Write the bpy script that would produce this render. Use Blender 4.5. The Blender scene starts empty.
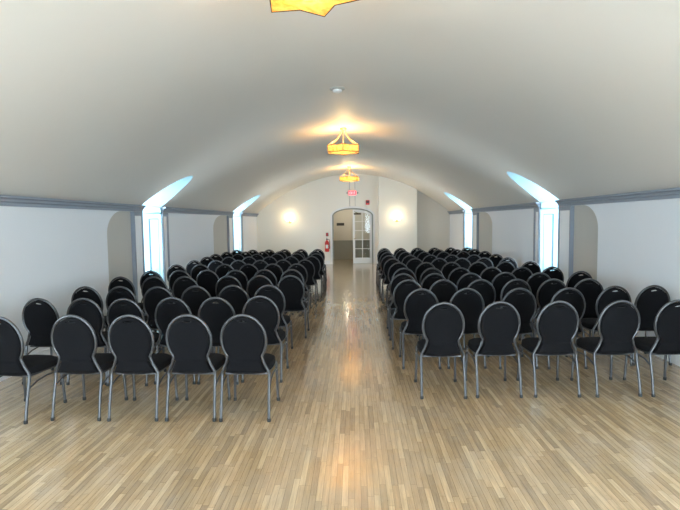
import bpy, bmesh, math, random
from mathutils import Vector, Matrix
random.seed(7)
PI = math.pi
COL = bpy.context.scene.collection
SC = bpy.context.scene

# ------------------------------------------------------------------ materials
def rgb(c): return (c[0], c[1], c[2], 1.0)
def new_mat(name):
    m = bpy.data.materials.new(name); m.use_nodes = True
    nt = m.node_tree; b = nt.nodes['Principled BSDF']
    return m, nt, b
def N(nt, t, **kw):
    n = nt.nodes.new(t)
    for k, v in kw.items(): setattr(n, k, v)
    return n
def math_node(nt, op, a, b=None):
    n = N(nt, 'ShaderNodeMath', operation=op)
    for i, v in enumerate((a, b)):
        if v is None: continue
        if isinstance(v, (int, float)): n.inputs[i].default_value = v
        else: nt.links.new(v, n.inputs[i])
    return n.outputs[0]
def plain(name, c, rough=.5, metal=0, var=.06, scale=6, bump=0, bscale=200, spec=None):
    m, nt, b = new_mat(name)
    tc = N(nt, 'ShaderNodeTexCoord'); ns = N(nt, 'ShaderNodeTexNoise')
    ns.inputs['Scale'].default_value = scale; ns.inputs['Detail'].default_value = 4
    nt.links.new(tc.outputs['Object'], ns.inputs['Vector'])
    mx = N(nt, 'ShaderNodeMix', data_type='RGBA')
    mx.inputs[6].default_value = rgb([x*(1-var) for x in c]); mx.inputs[7].default_value = rgb([min(1, x*(1+var)) for x in c])
    nt.links.new(ns.outputs['Fac'], mx.inputs[0]); nt.links.new(mx.outputs[2], b.inputs['Base Color'])
    b.inputs['Roughness'].default_value = rough; b.inputs['Metallic'].default_value = metal
    if spec is not None: b.inputs['Specular IOR Level'].default_value = spec
    if bump:
        n2 = N(nt, 'ShaderNodeTexNoise'); n2.inputs['Scale'].default_value = bscale
        nt.links.new(tc.outputs['Object'], n2.inputs['Vector'])
        bp = N(nt, 'ShaderNodeBump'); bp.inputs['Strength'].default_value = bump; bp.inputs['Distance'].default_value = .01
        nt.links.new(n2.outputs['Fac'], bp.inputs['Height']); nt.links.new(bp.outputs['Normal'], b.inputs['Normal'])
    return m

def emis(name, c, s):
    m, nt, b = new_mat(name)
    b.inputs['Base Color'].default_value = rgb(c)
    b.inputs['Emission Color'].default_value = rgb(c); b.inputs['Emission Strength'].default_value = s
    return m

M = {}
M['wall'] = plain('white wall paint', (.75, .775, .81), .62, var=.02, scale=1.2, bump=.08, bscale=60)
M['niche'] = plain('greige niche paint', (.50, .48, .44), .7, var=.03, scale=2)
M['ceil'] = plain('ceiling plaster', (.76, .71, .645), .6, var=.03, scale=.7, bump=.12, bscale=8)
M['trim'] = plain('grey trim paint', (.27, .30, .35), .65, var=.04)
M['trimwhite'] = plain('white trim paint', (.80, .81, .82), .4, var=.02)
M['alcove'] = plain('alcove white with baked cyan daylight', (.28, .43, .49), .6, var=.02)  # white faces; cyan window light put into the colour, dimmed against glare
M['trimskytint'] = plain('moulding grey with baked cyan daylight', (.07, .15, .20), .6, var=.02)  # grey mouldings with the cyan daylight painted in, darkened to stay readable
M['endwall'] = plain('warm end wall paint', (.86, .83, .76), .62, var=.02, scale=1.2)
M['endtan'] = plain('taupe end wall paint', (.66, .62, .56), .65, var=.03, scale=1.2)
M['hall'] = plain('hall paint', (.62, .60, .54), .7, var=.03)
M['wains'] = plain('grey green wainscot', (.27, .29, .27), .5, var=.04)
M['fabric'] = plain('black speckled fabric', (.0075, .0075, .009), .95, var=.75, scale=350, bump=.3, bscale=500, spec=.12)
M['seatf'] = plain('black seat fabric', (.008, .008, .010), .95, var=.5, scale=350, bump=.3, bscale=500, spec=.25)
M['frame'] = plain('hammered grey metal', (.10, .10, .105), .36, metal=.8, var=.3, scale=160, bump=.15, bscale=300)
M['rubber'] = plain('black rubber', (.02, .02, .02), .7)
M['dark'] = plain('dark bronze', (.05, .035, .02), .5, metal=.4)
M['rod'] = plain('pale brass rod', (.52, .38, .20), .4, metal=.5)
M['red'] = plain('extinguisher red', (.62, .03, .025), .3)
M['blackp'] = plain('black plastic', (.02, .02, .035), .4)
M['whitep'] = plain('white plastic', (.8, .8, .78), .4)
M['plaque'] = plain('dark plaque', (.04, .035, .03), .5)
M['exitred'] = emis('exit sign red', (1.0, .09, .11), .9)
M['exitwhite'] = emis('exit letters white', (1.0, .50, .50), 1.0)
M['bulb'] = emis('bulb', (1.0, .80, .45), 30)
M['sconceglass'] = emis('sconce glass', (1.0, .80, .45), 5)

def amber():
    m, nt, b = new_mat('amber art glass')
    tc = N(nt, 'ShaderNodeTexCoord'); ns = N(nt, 'ShaderNodeTexNoise')
    ns.inputs['Scale'].default_value = 14; ns.inputs['Detail'].default_value = 6; ns.inputs['Distortion'].default_value = 1.5
    nt.links.new(tc.outputs['Object'], ns.inputs['Vector'])
    cr = N(nt, 'ShaderNodeValToRGB'); e = cr.color_ramp.elements
    e[0].position = .3; e[0].color = (.78, .30, .03, 1); e[1].position = .7; e[1].color = (.95, .60, .18, 1)
    nt.links.new(ns.outputs['Fac'], cr.inputs[0])
    nt.links.new(cr.outputs[0], b.inputs['Base Color']); nt.links.new(cr.outputs[0], b.inputs['Emission Color'])
    b.inputs['Emission Strength'].default_value = .30; b.inputs['Roughness'].default_value = .3
    tr = N(nt, 'ShaderNodeBsdfTranslucent'); nt.links.new(cr.outputs[0], tr.inputs['Color'])
    mx = N(nt, 'ShaderNodeMixShader'); mx.inputs[0].default_value = .12
    nt.links.new(b.outputs[0], mx.inputs[1]); nt.links.new(tr.outputs[0], mx.inputs[2])
    nt.links.new(mx.outputs[0], nt.nodes['Material Output'].inputs[0])
    return m
M['amber'] = amber()

def glass():
    m, nt, b = new_mat('window glass'); nt.nodes.remove(b)
    t = N(nt, 'ShaderNodeBsdfTransparent'); t.inputs[0].default_value = (.95, .98, .98, 1)
    g = N(nt, 'ShaderNodeBsdfGlossy'); g.inputs['Roughness'].default_value = .03
    mx = N(nt, 'ShaderNodeMixShader'); mx.inputs[0].default_value = .04
    nt.links.new(t.outputs[0], mx.inputs[1]); nt.links.new(g.outputs[0], mx.inputs[2])
    nt.links.new(mx.outputs[0], nt.nodes['Material Output'].inputs[0])
    return m
M['glass'] = glass()

def floor_mat():
    m, nt, b = new_mat('narrow strip hardwood')
    L = nt.links
    tc = N(nt, 'ShaderNodeTexCoord'); sp = N(nt, 'ShaderNodeSeparateXYZ'); L.new(tc.outputs['Object'], sp.inputs[0])
    X, Y = sp.outputs[0], sp.outputs[1]
    W = .040
    xr = math_node(nt, 'DIVIDE', X, W); row = math_node(nt, 'FLOOR', xr); fx = math_node(nt, 'FRACT', xr)
    wn = N(nt, 'ShaderNodeTexWhiteNoise', noise_dimensions='1D'); L.new(row, wn.inputs['W'])
    yy = math_node(nt, 'ADD', math_node(nt, 'DIVIDE', Y, .5), math_node(nt, 'MULTIPLY', wn.outputs['Value'], 7.3))
    pl = math_node(nt, 'FLOOR', yy); fy = math_node(nt, 'FRACT', yy)
    cb = N(nt, 'ShaderNodeCombineXYZ'); L.new(row, cb.inputs[0]); L.new(pl, cb.inputs[1])
    w2 = N(nt, 'ShaderNodeTexWhiteNoise', noise_dimensions='2D'); L.new(cb.outputs[0], w2.inputs['Vector'])
    cr = N(nt, 'ShaderNodeValToRGB'); e = cr.color_ramp.elements
    e[0].position = 0; e[0].color = (.36, .255, .150, 1); e[1].position = 1; e[1].color = (.62, .455, .275, 1)
    a = e.new(.25); a.color = (.46, .32, .18, 1); a = e.new(.7); a.color = (.54, .38, .22, 1)
    L.new(w2.outputs['Value'], cr.inputs[0])
    # grain
    mp = N(nt, 'ShaderNodeMapping'); mp.inputs['Scale'].default_value = (60, 3.5, 1); L.new(tc.outputs['Object'], mp.inputs[0])
    add = N(nt, 'ShaderNodeVectorMath', operation='ADD'); L.new(mp.outputs[0], add.inputs[0]); L.new(w2.outputs['Color'], add.inputs[1])
    ns = N(nt, 'ShaderNodeTexNoise'); ns.inputs['Scale'].default_value = 1; ns.inputs['Detail'].default_value = 6; ns.inputs['Roughness'].default_value = .7
    L.new(add.outputs[0], ns.inputs['Vector'])
    g = N(nt, 'ShaderNodeMapRange'); g.inputs[1].default_value = .3; g.inputs[2].default_value = .7; g.inputs[3].default_value = .72; g.inputs[4].default_value = 1.22
    L.new(ns.outputs['Fac'], g.inputs[0])
    m1 = N(nt, 'ShaderNodeMix', data_type='RGBA', blend_type='MULTIPLY'); m1.inputs[0].default_value = 1
    L.new(cr.outputs[0], m1.inputs[6]); L.new(g.outputs[0], m1.inputs[7])
    # worn greyish patches and scuffs
    n3 = N(nt, 'ShaderNodeTexNoise'); n3.inputs['Scale'].default_value = 1.3; n3.inputs['Detail'].default_value = 8; n3.inputs['Roughness'].default_value = .75
    L.new(tc.outputs['Object'], n3.inputs['Vector'])
    r3 = N(nt, 'ShaderNodeMapRange'); r3.inputs[1].default_value = .42; r3.inputs[2].default_value = .72; r3.inputs[4].default_value = .4
    L.new(n3.outputs['Fac'], r3.inputs[0])
    m2 = N(nt, 'ShaderNodeMix', data_type='RGBA'); L.new(r3.outputs[0], m2.inputs[0]); L.new(m1.outputs[2], m2.inputs[6]); m2.inputs[7].default_value = (.43, .39, .34, 1)
    n4 = N(nt, 'ShaderNodeTexNoise'); n4.inputs['Scale'].default_value = 28; n4.inputs['Detail'].default_value = 6; n4.inputs['Roughness'].default_value = .8
    L.new(tc.outputs['Object'], n4.inputs['Vector'])
    r4 = N(nt, 'ShaderNodeMapRange'); r4.inputs[1].default_value = .60; r4.inputs[2].default_value = .70; r4.inputs[3].default_value = 1; r4.inputs[4].default_value = .6
    L.new(n4.outputs['Fac'], r4.inputs[0])
    m4 = N(nt, 'ShaderNodeMix', data_type='RGBA', blend_type='MULTIPLY'); m4.inputs[0].default_value = 1; L.new(m2.outputs[2], m4.inputs[6]); L.new(r4.outputs[0], m4.inputs[7])
    # joints
    jx = math_node(nt, 'LESS_THAN', math_node(nt, 'MINIMUM', fx, math_node(nt, 'SUBTRACT', 1, fx)), .035)
    jy = math_node(nt, 'LESS_THAN', fy, .005)
    j = math_node(nt, 'MAXIMUM', jx, jy)
    m3 = N(nt, 'ShaderNodeMix', data_type='RGBA'); L.new(math_node(nt, 'MULTIPLY', j, .6), m3.inputs[0]); L.new(m4.outputs[2], m3.inputs[6]); m3.inputs[7].default_value = (.09, .06, .035, 1)
    L.new(m3.outputs[2], b.inputs['Base Color'])
    rr = N(nt, 'ShaderNodeMapRange'); rr.inputs[3].default_value = .10; rr.inputs[4].default_value = .26; L.new(n3.outputs['Fac'], rr.inputs[0])
    L.new(rr.outputs[0], b.inputs['Roughness'])
    b.inputs['Specular IOR Level'].default_value = .5; b.inputs['Coat Weight'].default_value = .6; b.inputs['Coat Roughness'].default_value = .13
    bp = N(nt, 'ShaderNodeBump'); bp.inputs['Strength'].default_value = .06; bp.inputs['Distance'].default_value = .002
    h = math_node(nt, 'ADD', math_node(nt, 'MULTIPLY', j, -1), math_node(nt, 'ADD', math_node(nt, 'MULTIPLY', w2.outputs['Value'], .5), math_node(nt, 'MULTIPLY', ns.outputs['Fac'], .3)))
    L.new(h, bp.inputs['Height']); L.new(bp.outputs['Normal'], b.inputs['Normal'])
    return m
M['floor'] = floor_mat()

# ------------------------------------------------------------------ mesh helpers
def link(o, parent=None):
    COL.objects.link(o)
    if parent: o.parent = parent
    return o
def obj(name, bm, mats, parent=None, smooth=False, label=None):
    me = bpy.data.meshes.new(name)
    bm.normal_update(); bm.to_mesh(me); bm.free()
    for m in (mats if isinstance(mats, (list, tuple)) else [mats]): me.materials.append(M[m])
    if smooth:
        for p in me.polygons: p.use_smooth = True
        try: me.set_sharp_from_angle(angle=math.radians(42))
        except Exception: pass
    o = link(bpy.data.objects.new(name, me), parent)
    if label: o['label'] = label
    return o
def tag(o, label, cat, group=None):
    o['label'] = label; o['category'] = cat
    if group: o['group'] = group
    return o
def thing(name, label, cat, loc, rz=0, group=None):
    o = bpy.data.objects.new(name, None); link(o); o.empty_display_size = .1
    o.location = loc; o.rotation_euler = (0, 0, rz)
    return tag(o, label, cat, group)
def struct(o): o['kind'] = 'structure'; return o
def quad(bm, pts, mi=0):
    vs = [bm.verts.new(p) for p in pts]; f = bm.faces.new(vs); f.material_index = mi; return f
def box(bm, x0, x1, y0, y1, z0, z1, mi=0, bev=0):
    r = bmesh.ops.create_cube(bm, size=1)
    for v in r['verts']:
        v.co = Vector(((x0+x1)/2+v.co.x*(x1-x0), (y0+y1)/2+v.co.y*(y1-y0), (z0+z1)/2+v.co.z*(z1-z0)))
    fs = {f for v in r['verts'] for f in v.link_faces}
    for f in fs: f.material_index = mi
    if bev:
        es = list({e for v in r['verts'] for e in v.link_edges})
        bmesh.ops.bevel(bm, geom=es, offset=bev, segments=2, affect='EDGES', profile=.5)
def tube(bm, pts, rad, n=8, closed=False, cap=True):
    pts = [Vector(p) for p in pts]; rings = []; up = None
    K = len(pts)
    for i, p in enumerate(pts):
        a = pts[(i-1) % K] if (closed or i > 0) else p; b = pts[(i+1) % K] if (closed or i < K-1) else p
        t = (b-a).normalized()
        if up is None:
            up = Vector((0, 0, 1)) if abs(t.z) < .9 else Vector((1, 0, 0))
        up = (up - t*up.dot(t)).normalized(); s = t.cross(up)
        r = rad[i] if isinstance(rad, (list, tuple)) else rad
        rings.append([bm.verts.new(p + (up*math.cos(q*2*PI/n) + s*math.sin(q*2*PI/n))*r) for q in range(n)])
    rng = range(K) if closed else range(K-1)
    for i in rng:
        A, B = rings[i], rings[(i+1) % K]
        for q in range(n): bm.faces.new((A[q], A[(q+1) % n], B[(q+1) % n], B[q]))
    if cap and not closed:
        bm.faces.new(rings[0]); bm.faces.new(list(reversed(rings[-1])))
def lathe(bm, prof, c=(0, 0, 0), n=20, mi=0):
    rings = []
    for r, z in prof: rings.append([bm.verts.new((c[0]+r*math.cos(q*2*PI/n), c[1]+r*math.sin(q*2*PI/n), c[2]+z)) for q in range(n)])
    for A, B in zip(rings, rings[1:]):
        for q in range(n):
            f = bm.faces.new((A[q], A[(q+1) % n], B[(q+1) % n], B[q])); f.material_index = mi
    for f in (bm.faces.new(list(reversed(rings[0]))), bm.faces.new(rings[-1])): f.material_index = mi
def prism(bm, poly, f3, h, mi=0):
    """poly 2D loop; f3(a,b,t) -> 3D; extruded t from 0 to h"""
    A = [bm.verts.new(f3(a, b, 0)) for a, b in poly]; B = [bm.verts.new(f3(a, b, h)) for a, b in poly]
    n = len(poly)
    fs = [bm.faces.new(A), bm.faces.new(list(reversed(B)))]
    for i in range(n): fs.append(bm.faces.new((A[i], B[i], B[(i+1) % n], A[(i+1) % n])))
    for f in fs: f.material_index = mi
    bmesh.ops.recalc_face_normals(bm, faces=fs)

# ------------------------------------------------------------------ room data
HW = 3.8; ZS = 2.03; ZP = 3.54; Y0 = -2.6; Y1 = 19.77
SAG = ZP-ZS                                                        # the vault is a parabola
DORMS = {-1: [(2.85, .48), (9.53, .475), (16.40, .58)], 1: [(2.95, .48), (9.68, .475), (16.45, .58)]}     # centre y, half width, for each side
DORM = DORMS[1]
UO = 4.22                                                          # plane of the windows
def u_at(z): return HW*math.sqrt(max(0, (ZP-z)/SAG))
def vault_z(u): return ZP-SAG*(u/HW)**2
AR = .57                                                           # rise of a dormer arch
def dw(i, z): return DORMS[1][i][1]*math.sqrt(max(0, 1-((z-ZS)/AR)**2))

# floor
bm = bmesh.new()
quad(bm, [(-UO, Y0, 0), (UO, Y0, 0), (UO, Y1, 0), (-UO, Y1, 0)])
quad(bm, [(-.85, Y1, 0), (.85, Y1, 0), (.85, Y1+.25, 0), (-.85, Y1+.25, 0)])
quad(bm, [(-2.2, Y1+.25, 0), (2.2, Y1+.25, 0), (2.2, Y1+2.6, 0), (-2.2, Y1+2.6, 0)])
struct(obj('floor', bm, 'floor'))

# vaulted ceiling
bm = bmesh.new()
NL = 18
zl = [ZS + AR*math.sin(k/NL*PI/2) for k in range(NL+1)]
for s in (-1, 1):
    DORM = DORMS[s]
    for k in range(NL):
        za, zb = zl[k], zl[k+1]
        ea = [Y0] + [v for i in range(len(DORM)) for v in (DORM[i][0]-dw(i, za), DORM[i][0]+dw(i, za))] + [Y1]
        eb = [Y0] + [v for i in range(len(DORM)) for v in (DORM[i][0]-dw(i, zb), DORM[i][0]+dw(i, zb))] + [Y1]
        for j in range(0, len(ea), 2):
            p = [(s*u_at(za), ea[j], za), (s*u_at(za), ea[j+1], za), (s*u_at(zb), eb[j+1], zb), (s*u_at(zb), eb[j], zb)]
            quad(bm, p if s < 0 else p[::-1])
zt = zl[-1]; a0 = u_at(zt)
NA = 40
for k in range(NA):
    t0 = -a0 + 2*a0*k/NA; t1 = -a0+2*a0*(k+1)/NA
    ys = [Y0] + [d[0] for d in DORMS[-1 if k < NA/2 else 1]] + [Y1]
    for j in range(len(ys)-1):
        quad(bm, [(t0, ys[j], vault_z(t0)), (t0, ys[j+1], vault_z(t0)), (t1, ys[j+1], vault_z(t1)), (t1, ys[j], vault_z(t1))])
bmesh.ops.remove_doubles(bm, verts=bm.verts, dist=.0006)
bmesh.ops.recalc_face_normals(bm, faces=bm.faces)
o = struct(obj('ceiling', bm, 'ceil', smooth=True))

# side walls with dormer cheeks, recessed niches and the walls under the windows
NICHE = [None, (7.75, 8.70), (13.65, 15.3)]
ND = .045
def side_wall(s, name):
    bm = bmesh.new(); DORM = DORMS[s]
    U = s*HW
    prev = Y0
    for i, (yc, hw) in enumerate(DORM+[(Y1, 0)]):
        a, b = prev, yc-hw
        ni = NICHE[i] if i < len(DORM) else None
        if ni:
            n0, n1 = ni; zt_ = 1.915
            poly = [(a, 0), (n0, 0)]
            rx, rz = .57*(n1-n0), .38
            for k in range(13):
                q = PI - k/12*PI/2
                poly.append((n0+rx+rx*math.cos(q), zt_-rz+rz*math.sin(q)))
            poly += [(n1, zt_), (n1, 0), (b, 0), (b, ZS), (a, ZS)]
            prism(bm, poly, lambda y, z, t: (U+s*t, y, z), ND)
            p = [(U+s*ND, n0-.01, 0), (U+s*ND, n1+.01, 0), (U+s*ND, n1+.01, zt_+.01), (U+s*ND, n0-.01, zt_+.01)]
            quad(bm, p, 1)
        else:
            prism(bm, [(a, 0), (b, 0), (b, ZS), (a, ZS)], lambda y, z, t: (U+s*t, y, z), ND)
        prev = yc+hw
    for i, (yc, hw) in enumerate(DORM):
        # straight cheeks
        for e in (-1, 1):
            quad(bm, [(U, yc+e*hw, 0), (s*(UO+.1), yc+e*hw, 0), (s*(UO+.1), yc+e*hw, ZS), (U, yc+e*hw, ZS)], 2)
            for k in range(NL):
                za, zb = zl[k], zl[k+1]
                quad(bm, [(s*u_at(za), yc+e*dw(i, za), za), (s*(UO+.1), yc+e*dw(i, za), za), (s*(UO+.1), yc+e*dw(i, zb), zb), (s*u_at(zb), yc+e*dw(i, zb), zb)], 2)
        # wall under the window
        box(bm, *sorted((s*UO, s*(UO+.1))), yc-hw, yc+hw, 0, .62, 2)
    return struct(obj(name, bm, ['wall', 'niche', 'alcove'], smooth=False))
side_wall(-1, 'wall_left'); side_wall(1, 'wall_right')

# windows
wn = 0
for i in range(3):
    for s in (-1, 1):
        yc, hw = DORMS[s][i]; wn += 1
        root = bpy.data.objects.new('window_%d' % wn, None); link(root); struct(root)
        root.location = (s*(UO+.05), yc, .62)
        X0, X1 = -.03, .03
        bm = bmesh.new()
        H = ZS-.62
        pts_o = [(-hw+.002, 0), (hw-.002, 0)]; pts_i = [(-hw+.06, .06), (hw-.06, .06)]
        for k in range(17):
            q = k/16*PI
            pts_o.append(((hw-.002)*math.cos(q), H+(AR-.002)*math.sin(q))); pts_i.append(((hw-.06)*math.cos(q), H+(AR-.06)*math.sin(q)))
        n = len(pts_o)
        VO = [[bm.verts.new((x, y, z)) for y, z in pts_o] for x in (X0, X1)]; VI = [[bm.verts.new((x, y, z)) for y, z in pts_i] for x in (X0, X1)]
        for k in range(n):
            l = (k+1) % n
            bm.faces.new((VO[0][k], VO[0][l], VI[0][l], VI[0][k])); bm.faces.new((VO[1][k], VI[1][k], VI[1][l], VO[1][l]))
            bm.faces.new((VI[0][k], VI[0][l], VI[1][l], VI[1][k])); bm.faces.new((VO[0][k], VO[1][k], VO[1][l], VO[0][l]))
        box(bm, -.025, .025, -.018, .018, .03, H+AR-.03)
        for zz in (H*.36, H*.72, H+.01): box(bm, -.022, .022, -hw+.03, hw-.03, zz-.015, zz+.015)
        obj('window_frame', bm, 'trimwhite', root)
        bm = bmesh.new()
        bm.faces.new([bm.verts.new((.004, y, z)) for y, z in pts_i])
        obj('pane', bm, 'glass', root)
        # daylight enters here: portal tells the renderer where the sky shines in
        ld = bpy.data.lights.new('window_portal', 'AREA'); ld.shape = 'RECTANGLE'; ld.size = 2*hw; ld.size_y = 2.0
        ld.cycles.is_portal = True
        lo = bpy.data.objects.new('window_portal', ld); link(lo)
        lo.location = (s*(UO+.14), yc, 1.6); lo.rotation_euler = Vector((s, 0, 0)).to_track_quat('Z', 'Y').to_euler()

# cornices, casings and cheek panels
tn = 0
def trim(bm, mats, label=None):
    global tn; tn += 1
    return struct(obj('trim_%d' % tn, bm, mats))
CPROF = [(0, 1.915), (.025, 1.915), (.03, 1.95), (.05, 1.965), (.055, 1.99), (.085, 2.005), (.09, 2.03), (0, 2.03)]
for s in (-1, 1):
    prev = Y0
    for i, (yc, hw) in enumerate(DORMS[s]+[(Y1, 0)]):
        a, b = prev, yc-hw
        bm = bmesh.new(); prism(bm, CPROF, lambda d, z, t: (s*(HW-d), a+t, z), b-a-.001); trim(bm, 'trim')
        prev = yc+hw
for s in (-1, 1):
    for i, (yc, hw) in enumerate(DORMS[s]):
        for e in (-1, 1):
            wdt = .40 if e < 0 else .30
            nic = NICHE[i] if e < 0 else None
            if nic: wdt = yc-hw-nic[1]+.012
            if i == 2 and e > 0: wdt = .2
            ya, yb = sorted((yc+e*hw, yc+e*(hw+wdt)))
            bm = bmesh.new()
            x0, x1 = HW-.022, HW-.001
            def bx(xa, xb, *r):
                box(bm, *sorted((s*xa, s*xb)), *r)
            fa, fb = (.035, .04) if e < 0 else (.045, .07)
            bx(x0, HW+ND-.002 if nic else x1, ya, ya+fa, 0, 1.913, 0); bx(x0, x1, yb-fb, yb, 0, 1.913, 0)
            bx(x0, x1, ya+fa, yb-fb, 1.84, 1.913, 0); bx(x0, x1, ya+fa, yb-fb, 0, .16, 0)
            bx(x0+.012, x1, ya+fa, yb-fb, .16, 1.84, 1)
            bx(x0+.006, x0+.012, ya+fa, ya+fa+.012, .16, 1.84, 0); bx(x0+.006, x0+.012, yb-fb-.012, yb-fb, .16, 1.84, 0)
            trim(bm, ['trim', 'trimwhite'])
            # cheek: raised frame, panel mould and small cornice
            bm = bmesh.new()
            yA, yB = (yc+e*(hw-.03), yc+e*(hw-.0005))
            y0_, y1_ = sorted((yA, yB)); yi0, yi1 = sorted((yc+e*(hw-.015), yc+e*(hw-.0005)))
            def cx(xa, xb, za, zb, dep, mi):
                yy = sorted((yc+e*(hw-dep), yc+e*(hw-.0005)))
                box(bm, *sorted((s*xa, s*xb)), yy[0], yy[1], za, zb, mi)
            cx(HW+.002, HW+.06, .0, 1.88, .02, 0); cx(HW+.27, HW+.32, .0, 1.88, .02, 0)
            cx(HW+.06, HW+.27, 1.80, 1.88, .02, 0); cx(HW+.06, HW+.27, 0, .16, .02, 0)
            cx(HW+.06, HW+.08, .16, 1.80, .012, 1); cx(HW+.25, HW+.27, .16, 1.80, .012, 1); cx(HW+.08, HW+.25, 1.78, 1.80, .012, 1)
            cx(HW+.002, HW+.36, 1.92, 1.97, .04, 0); cx(HW+.002, HW+.37, 1.97, 2.01, .055, 0)
            cx(HW+.002, HW+.35, 1.90, 1.92, .028, 1)
            trim(bm, ['alcove', 'trimskytint'])

# baseboards
for s, nm in ((-1, 'baseboard_left'), (1, 'baseboard_right')):
    bm = bmesh.new(); prev = Y0
    segs = []
    for i, (yc, hw) in enumerate(DORMS[s]+[(Y1, 0)]):
        a = prev+(.30 if i else 0); b = yc-hw-(.40 if i < 3 else 0)
        if i == 3: a = prev+.2
        ni = NICHE[i] if i < 3 else None
        if ni: segs.append((a, ni[0], 0)); segs.append((ni[0], ni[1], ND-.0)); 
        else: segs.append((a, b, 0))
        prev = yc+hw
    for a, b, off in segs:
        if b-a > .02: box(bm, *sorted((s*(HW+off-.018), s*(HW+off-.0005))), a+.001, b-.001, 0, .14)
    struct(obj(nm, bm, 'trimwhite'))

# end wall: arched doorway, pier on the right and set back bay beyond it
DH = .81; DZ = 1.90; DR = .31     # door half width, springing, rise
def arch_pts(hw, z, r, n=16): return [(hw*math.cos(k/n*PI), z+r*math.sin(k/n*PI)) for k in range(n+1)]
bm = bmesh.new()
XR0, XR1 = 1.02, 2.50
left = [(-HW-.3, 0), (-DH, 0)] + arch_pts(DH, DZ, DR)[::-1] + [(DH, 0), (XR0, 0), (XR0, ZP+.1), (-HW-.3, ZP+.1)]
prism(bm, left, lambda a, b, t: (a, Y1+t, b), .25, 0)
prism(bm, [(XR0, 0), (XR1, 0), (XR1, ZP+.1), (XR0, ZP+.1)], lambda a, b, t: (a, Y1-.25+t, b), .50, 0)
prism(bm, [(XR1, 0), (HW+.3, 0), (HW+.3, ZP+.1), (XR1, ZP+.1)], lambda a, b, t: (a, Y1+t, b), .25, 1)
struct(obj('wall_end', bm, ['endwall', 'endtan']))
bm = bmesh.new()
BW = [(-3.5, -.9), (.9, 3.5)]; BZ = (.3, 2.2)
xs = [-UO, -3.5, -.9, .9, 3.5, UO]
for k in range(5):
    if k in (1, 3):
        box(bm, xs[k], xs[k+1], Y0-.15, Y0, 0, BZ[0]); box(bm, xs[k], xs[k+1], Y0-.15, Y0, BZ[1], ZP+.1)
    else: box(bm, xs[k], xs[k+1], Y0-.15, Y0, 0, ZP+.1)
struct(obj('wall_back', bm, 'wall'))
for a, b in BW:  # unseen windows behind the camera, added to bring daylight to the foreground
    wn += 1
    root = bpy.data.objects.new('window_%d' % wn, None); link(root); struct(root); root.location = ((a+b)/2, Y0-.1, BZ[0])
    h_, w_ = BZ[1]-BZ[0], (b-a)/2
    bm = bmesh.new()
    for xa, xb, za, zb in ((-w_, -w_+.06, 0, h_), (w_-.06, w_, 0, h_), (-w_+.06, w_-.06, 0, .06), (-w_+.06, w_-.06, h_-.06, h_), (-.02, .02, .06, h_-.06)):
        box(bm, xa+.001, xb-.001, -.03, .03, za+.001, zb-.001)
    obj('window_frame', bm, 'trimwhite', root)
    bm = bmesh.new(); quad(bm, [(-w_+.06, 0, .06), (w_-.06, 0, .06), (w_-.06, 0, h_-.06), (-w_+.06, 0, h_-.06)]); obj('pane', bm, 'glass', root)
    ld = bpy.data.lights.new('window_portal', 'AREA'); ld.shape = 'RECTANGLE'; ld.size = b-a; ld.size_y = h_; ld.cycles.is_portal = True
    lo = bpy.data.objects.new('window_portal', ld); link(lo); lo.location = ((a+b)/2, Y0-.2, (BZ[0]+BZ[1])/2); lo.rotation_euler = Vector((0, -1, 0)).to_track_quat('Z', 'Y').to_euler()
bm = bmesh.new()
box(bm, -HW, -DH-.09, Y1-.018, Y1-.0005, 0, .14); box(bm, DH+.09, XR0, Y1-.018, Y1-.0005, 0, .14)
box(bm, XR0, XR1, Y1-.268, Y1-.2505, 0, .14); box(bm, XR1, HW, Y1-.018, Y1-.0005, 0, .14)
struct(obj('baseboard_end', bm, 'trimwhite'))

# door casing, frame and the closed glazed leaf
def arch_band(bm, h0, z0, r0, h1, z1, r1, ya, yb, mi=0, n=24):
    o_ = [(h1, 0)] + arch_pts(h1, z1, r1, n) + [(-h1, 0)]; i_ = [(h0, 0)] + arch_pts(h0, z0, r0, n) + [(-h0, 0)]
    V = [[[bm.verts.new((a, y, b)) for a, b in P] for P in (o_, i_)] for y in (ya, yb)]
    fs = []
    for k in range(len(o_)-1):
        l = k+1
        fs.append(bm.faces.new((V[0][0][k], V[0][1][k], V[0][1][l], V[0][0][l]))); fs.append(bm.faces.new((V[1][0][k], V[1][0][l], V[1][1][l], V[1][1][k])))
        fs.append(bm.faces.new((V[0][0][k], V[0][0][l], V[1][0][l], V[1][0][k]))); fs.append(bm.faces.new((V[0][1][k], V[1][1][k], V[1][1][l], V[0][1][l])))
    for f in fs: f.material_index = mi
bm = bmesh.new()
arch_band(bm, DH-.0005, DZ, DR, DH+.07, DZ, DR+.07, Y1-.03, Y1-.0005, 0)
trim(bm, ['trimwhite'])
bm = bmesh.new()
arch_band(bm, DH-.05, DZ, DR-.05, DH-.0005, DZ, DR-.0005, Y1-.015, Y1+.12, 0)
trim(bm, ['wains'])
door = bpy.data.objects.new('door_1', None); link(door); struct(door); door.location = (0, Y1+.08, 0)
def door_top(x, ins=0): 
    h = DH-.055; t = max(0, 1-(x/h)**2); return DZ+(DR-.055)*math.sqrt(t)-ins
bm = bmesh.new()
xl, xr = .005, DH-.056
def topcurve(xa, xb, ins, n=12): return [(xa+(xb-xa)*k/n, door_top(xa+(xb-xa)*k/n, ins)) for k in range(n+1)]
st = .085
prism(bm, [(xl, .01), (xl+st, .01)] + topcurve(xl+st, xl, 0, 3), lambda a, b, t: (a, t, b), .04)
prism(bm, [(xr-st, .01), (xr, .01)] + topcurve(xr-.002, xr-st, 0, 6), lambda a, b, t: (a, t, b), .04)
prism(bm, [(xl+st, .01), (xr-st, .01), (xr-st, .24), (xl+st, .24)], lambda a, b, t: (a, t, b), .04)
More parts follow.
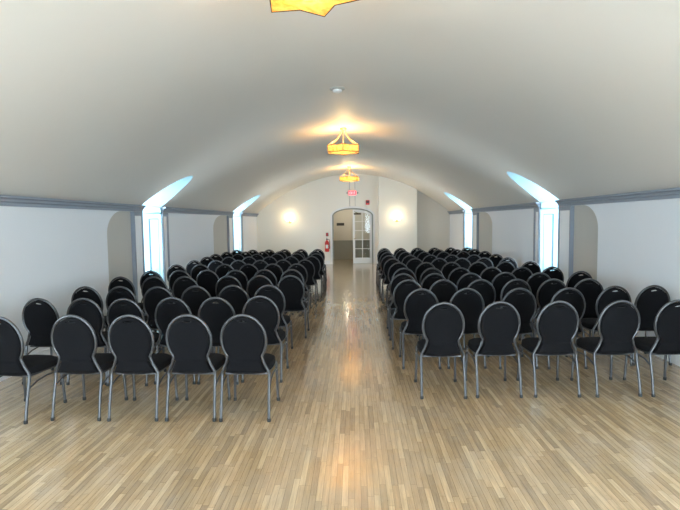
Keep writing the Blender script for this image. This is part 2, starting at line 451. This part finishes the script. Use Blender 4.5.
prism(bm, topcurve(xl+st, xr-st, 0) + topcurve(xr-st, xl+st, .09), lambda a, b, t: (a, t, b), .04)
obj('door_frame', bm, 'trimwhite', door)
bm = bmesh.new()
xm = (xl+xr)/2
box(bm, xm-.015, xm+.015, .006, .034, .24, door_top(xm, .09))
for k in range(1, 5):
    zz = .24+k*.36; box(bm, xl+st, xr-st, .006, .034, zz-.013, zz+.013)
obj('muntin', bm, 'trimwhite', door)
bm = bmesh.new()
bm.faces.new([bm.verts.new((a, .02, b)) for a, b in [(xl+st, .24), (xr-st, .24)]+topcurve(xr-st, xl+st, .09)])
obj('pane', bm, 'glass', door)
bm = bmesh.new(); tube(bm, [(xl+.04, 0, 1.0), (xl+.04, -.05, 1.0), (xl+.12, -.05, 1.0)], .009)
obj('door_handle', bm, 'rod', door)

# hall beyond the doorway
HY = Y1+2.6
bm = bmesh.new()
for x in (-2.2, 2.2): quad(bm, [(x, Y1+.25, 0), (x, HY, 0), (x, HY, 2.75), (x, Y1+.25, 2.75)])
quad(bm, [(-2.2, HY, 0), (2.2, HY, 0), (2.2, HY, 2.75), (-2.2, HY, 2.75)])
quad(bm, [(-2.2, Y1+.25, 2.75), (2.2, Y1+.25, 2.75), (2.2, HY, 2.75), (-2.2, HY, 2.75)])
box(bm, -2.2, 2.2, HY-.03, HY-.001, 0, .80, 1); box(bm, -2.2, 2.2, HY-.05, HY-.001, .80, .84, 1)
for x in (-1.5, -.78, -.06, .66, 1.38): box(bm, x-.04, x+.04, HY-.045, HY-.03, .12, .80, 1)
struct(obj('wall_hall', bm, ['hall', 'wains']))
bm = bmesh.new(); box(bm, -.17, .17, -.02, 0, -.06, .06, bev=.005)
o = obj('wall_plaque', bm, 'plaque'); o.location = (-.56, HY-.0005, 1.56)
tag(o, 'small dark plaque on the hall wall seen through the open doorway', 'plaque')
bm = bmesh.new(); box(bm, -.14, .14, -.05, .0, -.03, .03, bev=.008); tube(bm, [(.08, -.03, .0), (-.02, -.09, .04), (-.12, -.12, .09)], .009)
o = obj('door_closer', bm, 'dark'); o.parent = door; o.location = (.19, -.003, 1.98)

# ------------------------------------------------------------------ things on the end wall
# exit sign
t = thing('exit_sign', 'red illuminated exit sign with arrows above the arched doorway', 'sign', (0.0, Y1-.001, 2.80))
bm = bmesh.new(); box(bm, -.17, .17, -.05, 0, -.10, .10, bev=.01); obj('housing', bm, 'whitep', t)
bm = bmesh.new(); box(bm, -.155, .155, -.056, -.05, -.085, .085); obj('face', bm, 'exitred', t)
bm = bmesh.new()
lw = .011
def seg(x0, z0, x1, z1):
    d = Vector((x1-x0, 0, z1-z0)); L = d.length; d.normalize(); n_ = Vector((-d.z, 0, d.x))*lw/2
    a, b = Vector((x0, 0, z0)), Vector((x1, 0, z1)); P = [a-n_, b-n_, b+n_, a+n_]
    prism(bm, [(p.x, p.z) for p in P], lambda u, v, t_: (u, -.0585+t_, v), .002)
for k, ch in enumerate('EXIT'):
    cx_ = -.0825+k*.055; w_ = .018; h_ = .045
    if ch == 'E':
        seg(cx_-w_, -h_, cx_-w_, h_)
        for zz in (-h_, 0, h_): seg(cx_-w_, zz, cx_+w_, zz)
    elif ch == 'X': seg(cx_-w_, -h_, cx_+w_, h_); seg(cx_-w_, h_, cx_+w_, -h_)
    elif ch == 'I': seg(cx_, -h_, cx_, h_)
    else: seg(cx_, -h_, cx_, h_); seg(cx_-w_, h_, cx_+w_, h_)
obj('lettering', bm, 'exitwhite', t)
for s in (-1, 1):
    bm = bmesh.new()
    prism(bm, [(s*.175, -.055), (s*.25, 0), (s*.175, .055)], lambda a, b, t_: (a, -.04+t_, b), .02)
    obj('arrow', bm, 'wains', t)
for s in (-1, 1):
    bm = bmesh.new(); tube(bm, [(0, 0, 0), (0, 0, 3.50-2.26)], .007, 6)
    o = obj('conduit', bm, 'trim'); o.location = (s*.105, Y1-.008, 2.26)
    tag(o, 'thin grey conduit running up the end wall, %s of the pair behind the exit sign' % ('left' if s < 0 else 'right'), 'conduit', 'conduits above the doorway')

# alarm strobe
t = thing('fire_alarm', 'dark red fire alarm on the end wall, right of the exit sign', 'alarm', (.60, Y1-.001, 2.42))
bm = bmesh.new(); box(bm, -.075, .075, -.04, 0, -.09, .09, bev=.01); obj('housing', bm, 'red', t)
bm = bmesh.new(); box(bm, -.055, .055, -.06, -.041, -.02, .055, bev=.008); obj('strobe', bm, 'blackp', t)
# extinguisher
t = thing('fire_extinguisher', 'red fire extinguisher hung on the end wall left of the doorway', 'extinguisher', (-1.02, Y1-.09, .5))
bm = bmesh.new(); lathe(bm, [(.06, 0), (.082, .02), (.085, .05), (.085, .34), (.075, .39), (.04, .43), (.025, .45), (.025, .47)]); obj('tank', bm, 'red', t, True)
bm = bmesh.new(); box(bm, -.05, .05, -.088, -.07, .14, .28); obj('instruction_label', bm, 'whitep', t)
bm = bmesh.new(); lathe(bm, [(.02, .47), (.028, .475), (.028, .51), (.015, .52)], n=12); box(bm, -.015, .015, -.10, .03, .51, .525); box(bm, -.015, .015, -.08, .03, .54, .552); obj('valve_handle', bm, 'blackp', t)
bm = bmesh.new(); tube(bm, [(.03, 0, .50), (.09, -.01, .48), (.105, -.01, .40), (.10, -.01, .22), (.095, -.01, .12)], [.01, .01, .01, .011, .018], 8); obj('hose', bm, 'blackp', t, True)
bm = bmesh.new(); box(bm, -.03, .03, .05, .088, .30, .44); obj('bracket', bm, 'blackp', t)
bm = bmesh.new(); box(bm, -.05, .05, -.02, 0, -.07, .07, 0, .004); box(bm, -.035, .035, -.026, -.0201, .0, .05, 1); box(bm, -.035, .035, -.026, -.0201, -.05, -.02, 1)
o = obj('alarm_pull', bm, ['blackp', 'red']); o.location = (-1.01, Y1-.001, 1.18); tag(o, 'small dark wall box with red markings above the extinguisher', 'alarm box')

# sconces
def sconce(x, y, side):
    t = thing('wall_sconce', 'brass wall sconce with two glowing glass shades, %s of the doorway' % side, 'sconce', (x, y, 1.69), 0, 'wall sconces on the end wall')
    bm = bmesh.new(); lathe(bm, [(.055, 0), (.05, .01), (.02, .02)], n=16)
    bmesh.ops.rotate(bm, verts=bm.verts, cent=(0, 0, 0), matrix=Matrix.Rotation(PI/2, 3, 'X')); 
    obj('backplate', bm, 'rod', t, True)
    for s in (-1, 1):
        bm = bmesh.new(); tube(bm, [(0, -.02, 0), (s*.03, -.06, -.03), (s*.07, -.09, -.03), (s*.085, -.10, .02)], .008, 8); obj('arm', bm, 'rod', t, True)
        bm = bmesh.new(); lathe(bm, [(.016, .02), (.03, .03), (.042, .06), (.045, .09), (.050, .115)], (s*.085, -.10, 0), 16); obj('shade', bm, 'sconceglass', t, True)
    ld = bpy.data.lights.new('sconce_bulb', 'POINT'); ld.energy = 4.6; ld.color = (1, .80, .50); ld.shadow_soft_size = .05
    lo = bpy.data.objects.new('sconce_bulb', ld); link(lo); lo.location = (x, y-.26, 1.86)
sconce(-2.48, Y1-.001, 'left'); sconce(1.72, Y1-.251, 'right')

# hall lamp
bm = bmesh.new(); lathe(bm, [(.06, 0), (.13, -.02), (.12, -.07), (.05, -.10)][::-1], n=20)
o = obj('hall_light', bm, 'sconceglass', None, True); o.location = (.45, HY-1.0, 2.745); tag(o, 'round lit ceiling light in the hall, glimpsed through the glazed door', 'light')
ld = bpy.data.lights.new('hall_bulb', 'POINT'); ld.energy = 14; ld.color = (1, .88, .68); ld.shadow_soft_size = .1
lo = bpy.data.objects.new('hall_bulb', ld); link(lo); lo.location = (-.3, HY-1.2, 2.45)

# smoke detector
t = thing('smoke_detector', 'round white smoke detector on the vaulted ceiling', 'detector', (-.13, 7.08, ZP-.002))
bm = bmesh.new(); lathe(bm, [(.075, -.02), (.105, -.012), (.11, 0)], n=24); obj('base', bm, 'niche', t, True)
bm = bmesh.new(); lathe(bm, [(.04, -.055), (.06, -.045), (.065, -.021)], n=24); obj('cap', bm, 'whitep', t, True)

# ------------------------------------------------------------------ star pendants
def star(R, r, rot, n=6): return [((R if k % 2 == 0 else r)*math.sin(rot+k*PI/n), (R if k % 2 == 0 else r)*math.cos(rot+k*PI/n)) for k in range(2*n)]
def pendant(x, y, rot, label, power):
    t = thing('star_pendant', label, 'ceiling light', (x, y, ZP-.001), 0, 'star pendants along the ceiling')
    R, r = .35, .235; zb, zt = -.48, -.35
    P = star(R, r, rot); Pt = star(R*.93, r*.93, rot)
    # glass: outer band and star bottom
    bm = bmesh.new()
    n = len(P)
    for k in range(n):
        l = (k+1) % n
        quad(bm, [(P[k][0], P[k][1], zb), (P[l][0], P[l][1], zb), (P[l][0], P[l][1], zt), (P[k][0], P[k][1], zt)])
    obj('glass_band', bm, 'amber', t)
    bm = bmesh.new()
    c = (0, 0, zb)
    for k in range(n):
        l = (k+1) % n; quad(bm, [c, (P[k][0], P[k][1], zb), (P[l][0], P[l][1], zb)])
    obj('glass_bottom', bm, 'amber', t)
    bm = bmesh.new()
    tube(bm, [(p[0], p[1], zb) for p in P], .005, 6, True); tube(bm, [(p[0], p[1], zt) for p in P], .005, 6, True)
    for p in P: tube(bm, [(p[0], p[1], zb), (p[0], p[1], zt)], .004, 6)
    obj('lead_came', bm, 'dark', t)
    for k in range(0, n, 2):
        a, b = P[k]; u = Vector((a, b)).normalized()
        pts = []
        for q in range(8):
            f = q/7
            rr = .045 + (R*.97-.045)*(f**2.0); pts.append((u.x*rr, u.y*rr, -.03+(zt+.03)*f))
        bm = bmesh.new(); tube(bm, pts, .0055, 6); obj('support_rod', bm, 'rod', t, True)
    bm = bmesh.new(); lathe(bm, [(.012, -.06), (.03, -.045), (.065, -.03), (.07, 0)], n=20); obj('canopy', bm, 'rod', t, True)
    bm = bmesh.new(); tube(bm, [(0, 0, -.05), (0, 0, -.40)], .010, 8)
    lathe(bm, [(.02, -.42), (.03, -.40), (.02, -.385)], n=12); obj('stem', bm, 'rod', t, True)
    for k in range(3):
        q = rot+k*2*PI/3+.5
        bm = bmesh.new(); lathe(bm, [(.012, -.028), (.024, -.012), (.027, .005), (.022, .022), (.012, .032)], (.085*math.sin(q), .085*math.cos(q), -.445), 14)
        obj('bulb', bm, 'bulb', t, True)
        ld = bpy.data.lights.new('lamp_glow', 'POINT'); ld.energy = power/3; ld.color = (1, .69, .27); ld.shadow_soft_size = .03
        lo = bpy.data.objects.new('lamp_glow', ld); link(lo); lo.location = (x+.085*math.sin(q), y+.085*math.cos(q), ZP-.385)
LP = 19
pendant(-.18, 3.08, math.radians(15), 'amber glass star pendant at the top edge of the picture, nearest of three', LP)
pendant(-.12, 10.05, math.radians(0), 'amber glass star pendant over the aisle, middle one of three', LP)
pendant(-.08, 17.1, math.radians(10), 'smallest looking amber star pendant, just in front of the end wall', LP)

# ------------------------------------------------------------------ banquet chairs
def half_profile(n_top=16):
    """right half of the back outline (x, z) from the bottom corner up to the top"""
    pts = [(.205, .40), (.194, .430), (.178, .460), (.163, .495), (.156, .525)]
    a0_ = math.radians(-42)
    # neck blends into the round
    for k in range(n_top+1):
        q = a0_ + (PI/2-a0_)*k/n_top
        pts.append((.192*math.cos(q), .697+.223*math.sin(q)))
    for _ in range(2):                                  # soften the neck
        q_ = [pts[0]]
        for a, b in zip(pts, pts[1:]): q_ += [(a[0]*.75+b[0]*.25, a[1]*.75+b[1]*.25), (a[0]*.25+b[0]*.75, a[1]*.25+b[1]*.75)]
        pts = q_+[pts[-1]]
        if _ == 0: pts = pts[:10]+pts[10::2] if (len(pts)-10) % 2 == 1 else pts[:9]+pts[9::2]
    pts[-1] = (0, pts[-1][1])
    return pts
HP = half_profile(12)
def back_y(z): return -.20-(max(z, .38)-.40)*.15
def make_chair(label, group):
    t = thing('banquet_chair', label, 'chair', (0, 0, 0), 0, group)
    # back frame
    path = [(x, z) for x, z in HP] + [(-x, z) for x, z in HP[-2::-1]]
    bm = bmesh.new(); tube(bm, [(x, back_y(z), z) for x, z in path], .0125, 8)
    obj('back_frame', bm, 'frame', t, True)
    # upholstered back with hand slot
    ins = [(x-.012 if z > .52 else x-.026, z-(.012 if z > .85 else 0)) for x, z in HP if z > .405]
    hp = [(max(x, 0), z) for x, z in ins]
    loop = hp + [(-x, z) for x, z in hp[-2::-1] if x > .001]
    loop = [p for i, p in enumerate(loop) if i == 0 or (Vector(p)-Vector(loop[i-1])).length > .003]
    cx_, cz_ = 0, .66
    def shrink(d):
        o_ = []
        for x, z in loop:
            v = Vector((x-cx_, z-cz_)); l = v.length; v *= (l-d)/l; o_.append((v.x, v.y+cz_))
        return o_
    slot = [(.052*math.cos(q*2*PI/14), .870+.0135*math.sin(q*2*PI/14)) for q in range(14)]
    bm = bmesh.new()
    R0 = {}
    for sgn in (-1, 1):
        rings = []
        for d, th in ((0, .010), (.008, .019), (.028, .024)):
            rings.append([bm.verts.new((x, back_y(z)+sgn*th, z)) for x, z in shrink(d)])
        nn = len(loop)
        for A, B in zip(rings, rings[1:]):
            for q in range(nn): bm.faces.new((A[q], A[(q+1) % nn], B[(q+1) % nn], B[q]))
        hole = [bm.verts.new((x, back_y(z)+sgn*.022, z)) for x, z in slot]
        es = []
        for ring in (rings[-1], hole):
            for q in range(len(ring)):
                e_ = bm.edges.get((ring[q], ring[(q+1) % len(ring)])) or bm.edges.new((ring[q], ring[(q+1) % len(ring)]))
                es.append(e_)
        bmesh.ops.triangle_fill(bm, use_beauty=True, use_dissolve=False, edges=es)
        R0[sgn] = (rings[0], hole)
    for idx in (0, 1):
        A, B = R0[-1][idx], R0[1][idx]; nn = len(A)
        for q in range(nn): bm.faces.new((A[q], A[(q+1) % nn], B[(q+1) % nn], B[q]))
    bmesh.ops.recalc_face_normals(bm, faces=bm.faces)
    bk = obj('backrest', bm, 'fabric', t, True)
    bm = bmesh.new(); tube(bm, [(.052*math.cos(q*2*PI/14), back_y(.870), .870+.0145*math.sin(q*2*PI/14)) for q in range(14)], .004, 5, True)
    obj('hand_slot_rim', bm, 'rubber', bk, True)
    # seat
    bm = bmesh.new()
    def outline(k, n=28):
        pts = []
        for q in range(n):
            a = 2*PI*q/n; c_, s_ = math.cos(a), math.sin(a); p_ = 3.6
            X_ = math.copysign(abs(c_)**(2/p_), c_); Y_ = math.copysign(abs(s_)**(2/p_), s_)
            wd = (.195+.020*(Y_*.5+.5))
            pts.append((X_*(wd-k), .02+Y_*(.225-k)))
        return pts
    rings = []
    for k, z in ((.02, .385), (.002, .395), (0, .425), (.006, .45), (.03, .465), (.09, .473), (.15, .476)):
        rings.append([bm.verts.new((x, y, z)) for x, y in outline(k)])
    for A, B in zip(rings, rings[1:]):
        for q in range(28): bm.faces.new((A[q], A[(q+1) % 28], B[(q+1) % 28], B[q]))
    bm.faces.new(rings[0][::-1]); bm.faces.new(rings[-1])
    obj('seat', bm, 'seatf', t, True)
    # seat frame
    bm = bmesh.new()
    loop_ = [(-.180, -.165, .386), (.180, -.165, .386), (.197, .205, .384), (-.197, .205, .384)]
    tube(bm, loop_, .011, 6, True); obj('seat_frame', bm, 'frame', t, True)
    # legs
    for sx in (-1, 1):
        for pts in ([(sx*.205, back_y(.40), .405), (sx*.204, -.203, .36), (sx*.2055, -.245, .19), (sx*.207, -.275, .012)],
                    [(sx*.198, .205, .385), (sx*.200, .210, .30), (sx*.203, .220, .15), (sx*.207, .228, .012)]):
            bm = bmesh.new(); tube(bm, pts, .0125, 8); lg = obj('leg', bm, 'frame', t, True)
            bm = bmesh.new(); x_, y_, z_ = pts[-1]; lathe(bm, [(.015, -.012), (.0165, 0), (.015, .018)], (x_, y_, z_), 10)
            obj('foot_cap', bm, 'rubber', lg, True)
        bm = bmesh.new(); tube(bm, [(sx*.208, -.215, .29), (sx*.206, -.12, .325), (sx*.204, .0, .340), (sx*.204, .12, .335), (sx*.204, .209, .315)], .008, 6)
        obj('side_brace', bm, 'frame', t, True)
    return t
def copy_tree(o, parent=None):
    c = o.copy(); COL.objects.link(c); c.parent = parent
    for ch in o.children: copy_tree(ch, c)
    return c

ROWS_L = [
 [(-0.875, 4.22), (-1.355, 4.23), (-1.87, 4.23), (-2.38, 4.24), (-2.97, 4.19)],
 [(-0.93, 5.28), (-1.38, 5.22), (-1.86, 5.23), (-2.35, 5.17), (-2.81, 5.21), (-3.31, 5.23)],
 [(-0.99, 6.2), (-1.45, 6.22), (-1.91, 6.17), (-2.37, 6.13), (-2.87, 6.18), (-3.33, 6.2)],
 [(-0.87, 7.32), (-1.33, 7.35), (-1.78, 7.31), (-2.44, 7.32), (-2.90, 7.31), (-3.41, 7.32)],
 [(-0.96, 8.24), (-1.42, 8.27), (-1.89, 8.22), (-2.38, 8.26), (-2.85, 8.26), (-3.31, 8.2)],
 [(-1.02, 9.37), (-1.47, 9.4), (-1.93, 9.4), (-2.39, 9.42), (-2.85, 9.4), (-3.31, 9.4)],
 [(-0.95, 10.34), (-1.42, 10.38), (-1.89, 10.36), (-2.36, 10.4), (-2.83, 10.4), (-3.29, 10.4)],
 [(-0.90, 11.36), (-1.38, 11.39), (-1.88, 11.39), (-2.35, 11.41), (-2.82, 11.41), (-3.33, 11.45)],
 [(-0.88, 12.3), (-1.36, 12.36), (-1.86, 12.38), (-2.36, 12.36), (-2.84, 12.4), (-3.40, 12.4)],
 [(-0.97, 13.25), (-1.44, 13.3), (-1.92, 13.3), (-2.39, 13.32), (-2.85, 13.32), (-3.35, 13.3)],
 [(-0.98, 14.2), (-1.45, 14.2), (-1.92, 14.22), (-2.38, 14.25), (-2.84, 14.2), (-3.30, 14.22)]]
ROWS_R = [
 [(0.94, 4.77), (1.48, 4.8), (2.04, 4.81), (2.62, 4.82), (3.17, 4.82)],
 [(0.86, 5.75), (1.38, 5.76), (1.97, 5.74), (2.52, 5.73), (3.10, 5.85), (3.56, 5.87)],
 [(0.80, 6.64), (1.26, 6.62), (1.75, 6.61), (2.22, 6.61), (2.69, 6.6), (3.17, 6.59)],
 [(0.81, 7.43), (1.27, 7.43), (1.8, 7.42), (2.33, 7.49), (2.80, 7.39), (3.46, 7.54)],
 [(0.91, 8.3), (1.36, 8.28), (1.83, 8.29), (2.35, 8.33), (2.83, 8.28), (3.32, 8.27)],
 [(0.91, 9.39), (1.42, 9.4), (1.9, 9.4), (2.39, 9.4), (2.89, 9.38), (3.35, 9.36)],
 [(0.88, 10.4), (1.34, 10.42), (1.84, 10.4), (2.3, 10.38), (2.76, 10.42), (3.24, 10.38)],
 [(0.87, 11.36), (1.34, 11.36), (1.81, 11.4), (2.28, 11.36), (2.77, 11.34), (3.27, 11.38)],
 [(0.90, 12.5), (1.36, 12.55), (1.82, 12.5), (2.30, 12.5), (2.79, 12.55), (3.31, 12.5)],
 [(0.89, 13.4), (1.35, 13.38), (1.83, 13.4), (2.33, 13.4), (2.80, 13.36), (3.26, 13.38)],
 [(0.93, 14.3), (1.39, 14.28), (1.86, 14.3), (2.35, 14.3), (2.81, 14.3), (3.27, 14.26)]]
ORD = ['first', 'second', 'third', 'fourth', 'fifth', 'sixth', 'seventh', 'eighth', 'ninth', 'tenth']
RW = ['nearest row', 'second nearest row', 'third nearest row', 'fourth nearest row', 'fifth nearest row', 'middle row', 'fifth farthest row', 'fourth farthest row', 'third farthest row', 'second farthest row', 'farthest row']
proto = None
for side, rows in (('left', ROWS_L), ('right', ROWS_R)):
    for i, row in enumerate(rows):
        G = .452; row = [[.10+(p[0]-.10)*.983, p[1]*.983] for p in row]; sg = -1 if side == 'left' else 1
        for _ in range(60):
            for j in range(len(row)-1):
                d = sg*(row[j+1][0]-row[j][0])
                if d < G: row[j][0] -= sg*(G-d)/2; row[j+1][0] += sg*(G-d)/2
            if sg*row[-1][0] > 3.55: row[-1][0] = sg*3.55
        for j, (x, y) in enumerate(row):
            last = j == len(row)-1
            where = 'beside the aisle' if j == 0 else ('next to the %s wall' % side if last else '%s from aisle' % ORD[j])
            lab = 'black round-backed chair, %s, %s of the %s block' % (where, RW[i], side)
            grp = 'banquet chairs in the %s block' % side
            if proto is None: proto = make_chair(lab, grp); c = proto
            else:
                c = copy_tree(proto); tag(c, lab, 'chair', grp)
            c.location = (x, y+.27, 0)
            rz = random.uniform(-.012, .012)
            if (side, i, j) == ('left', 0, 4): rz = -.10
            if (side, i, j) == ('right', 0, 3): rz = .05
            if (side, i, j) == ('right', 2, 5): rz = -.10
            c.rotation_euler = (0, 0, rz)

# ------------------------------------------------------------------ light
w = bpy.data.worlds.new('sky'); SC.world = w; w.use_nodes = True
nt = w.node_tree; bg = nt.nodes['Background']
bg.inputs[0].default_value = (.74, .89, 1.0, 1); bg.inputs[1].default_value = 13

# ------------------------------------------------------------------ camera
cd = bpy.data.cameras.new('camera'); cam = bpy.data.objects.new('camera', cd); link(cam)
cd.sensor_width = 36; cd.lens = 500/680*36; cd.clip_end = 200
Mx = Matrix.Rotation(math.radians(1.78), 4, 'Z') @ Matrix.Rotation(math.radians(90-3.87), 4, 'X') @ Matrix.Rotation(math.radians(-.7), 4, 'Z')
cam.matrix_world = Matrix.Translation((.10, 0, 1.7)) @ Mx
SC.camera = cam
vs = SC.view_settings
vs.view_transform = 'Standard'; vs.look = 'None'; vs.gamma = 1; vs.use_curve_mapping = False
vs.exposure = .85
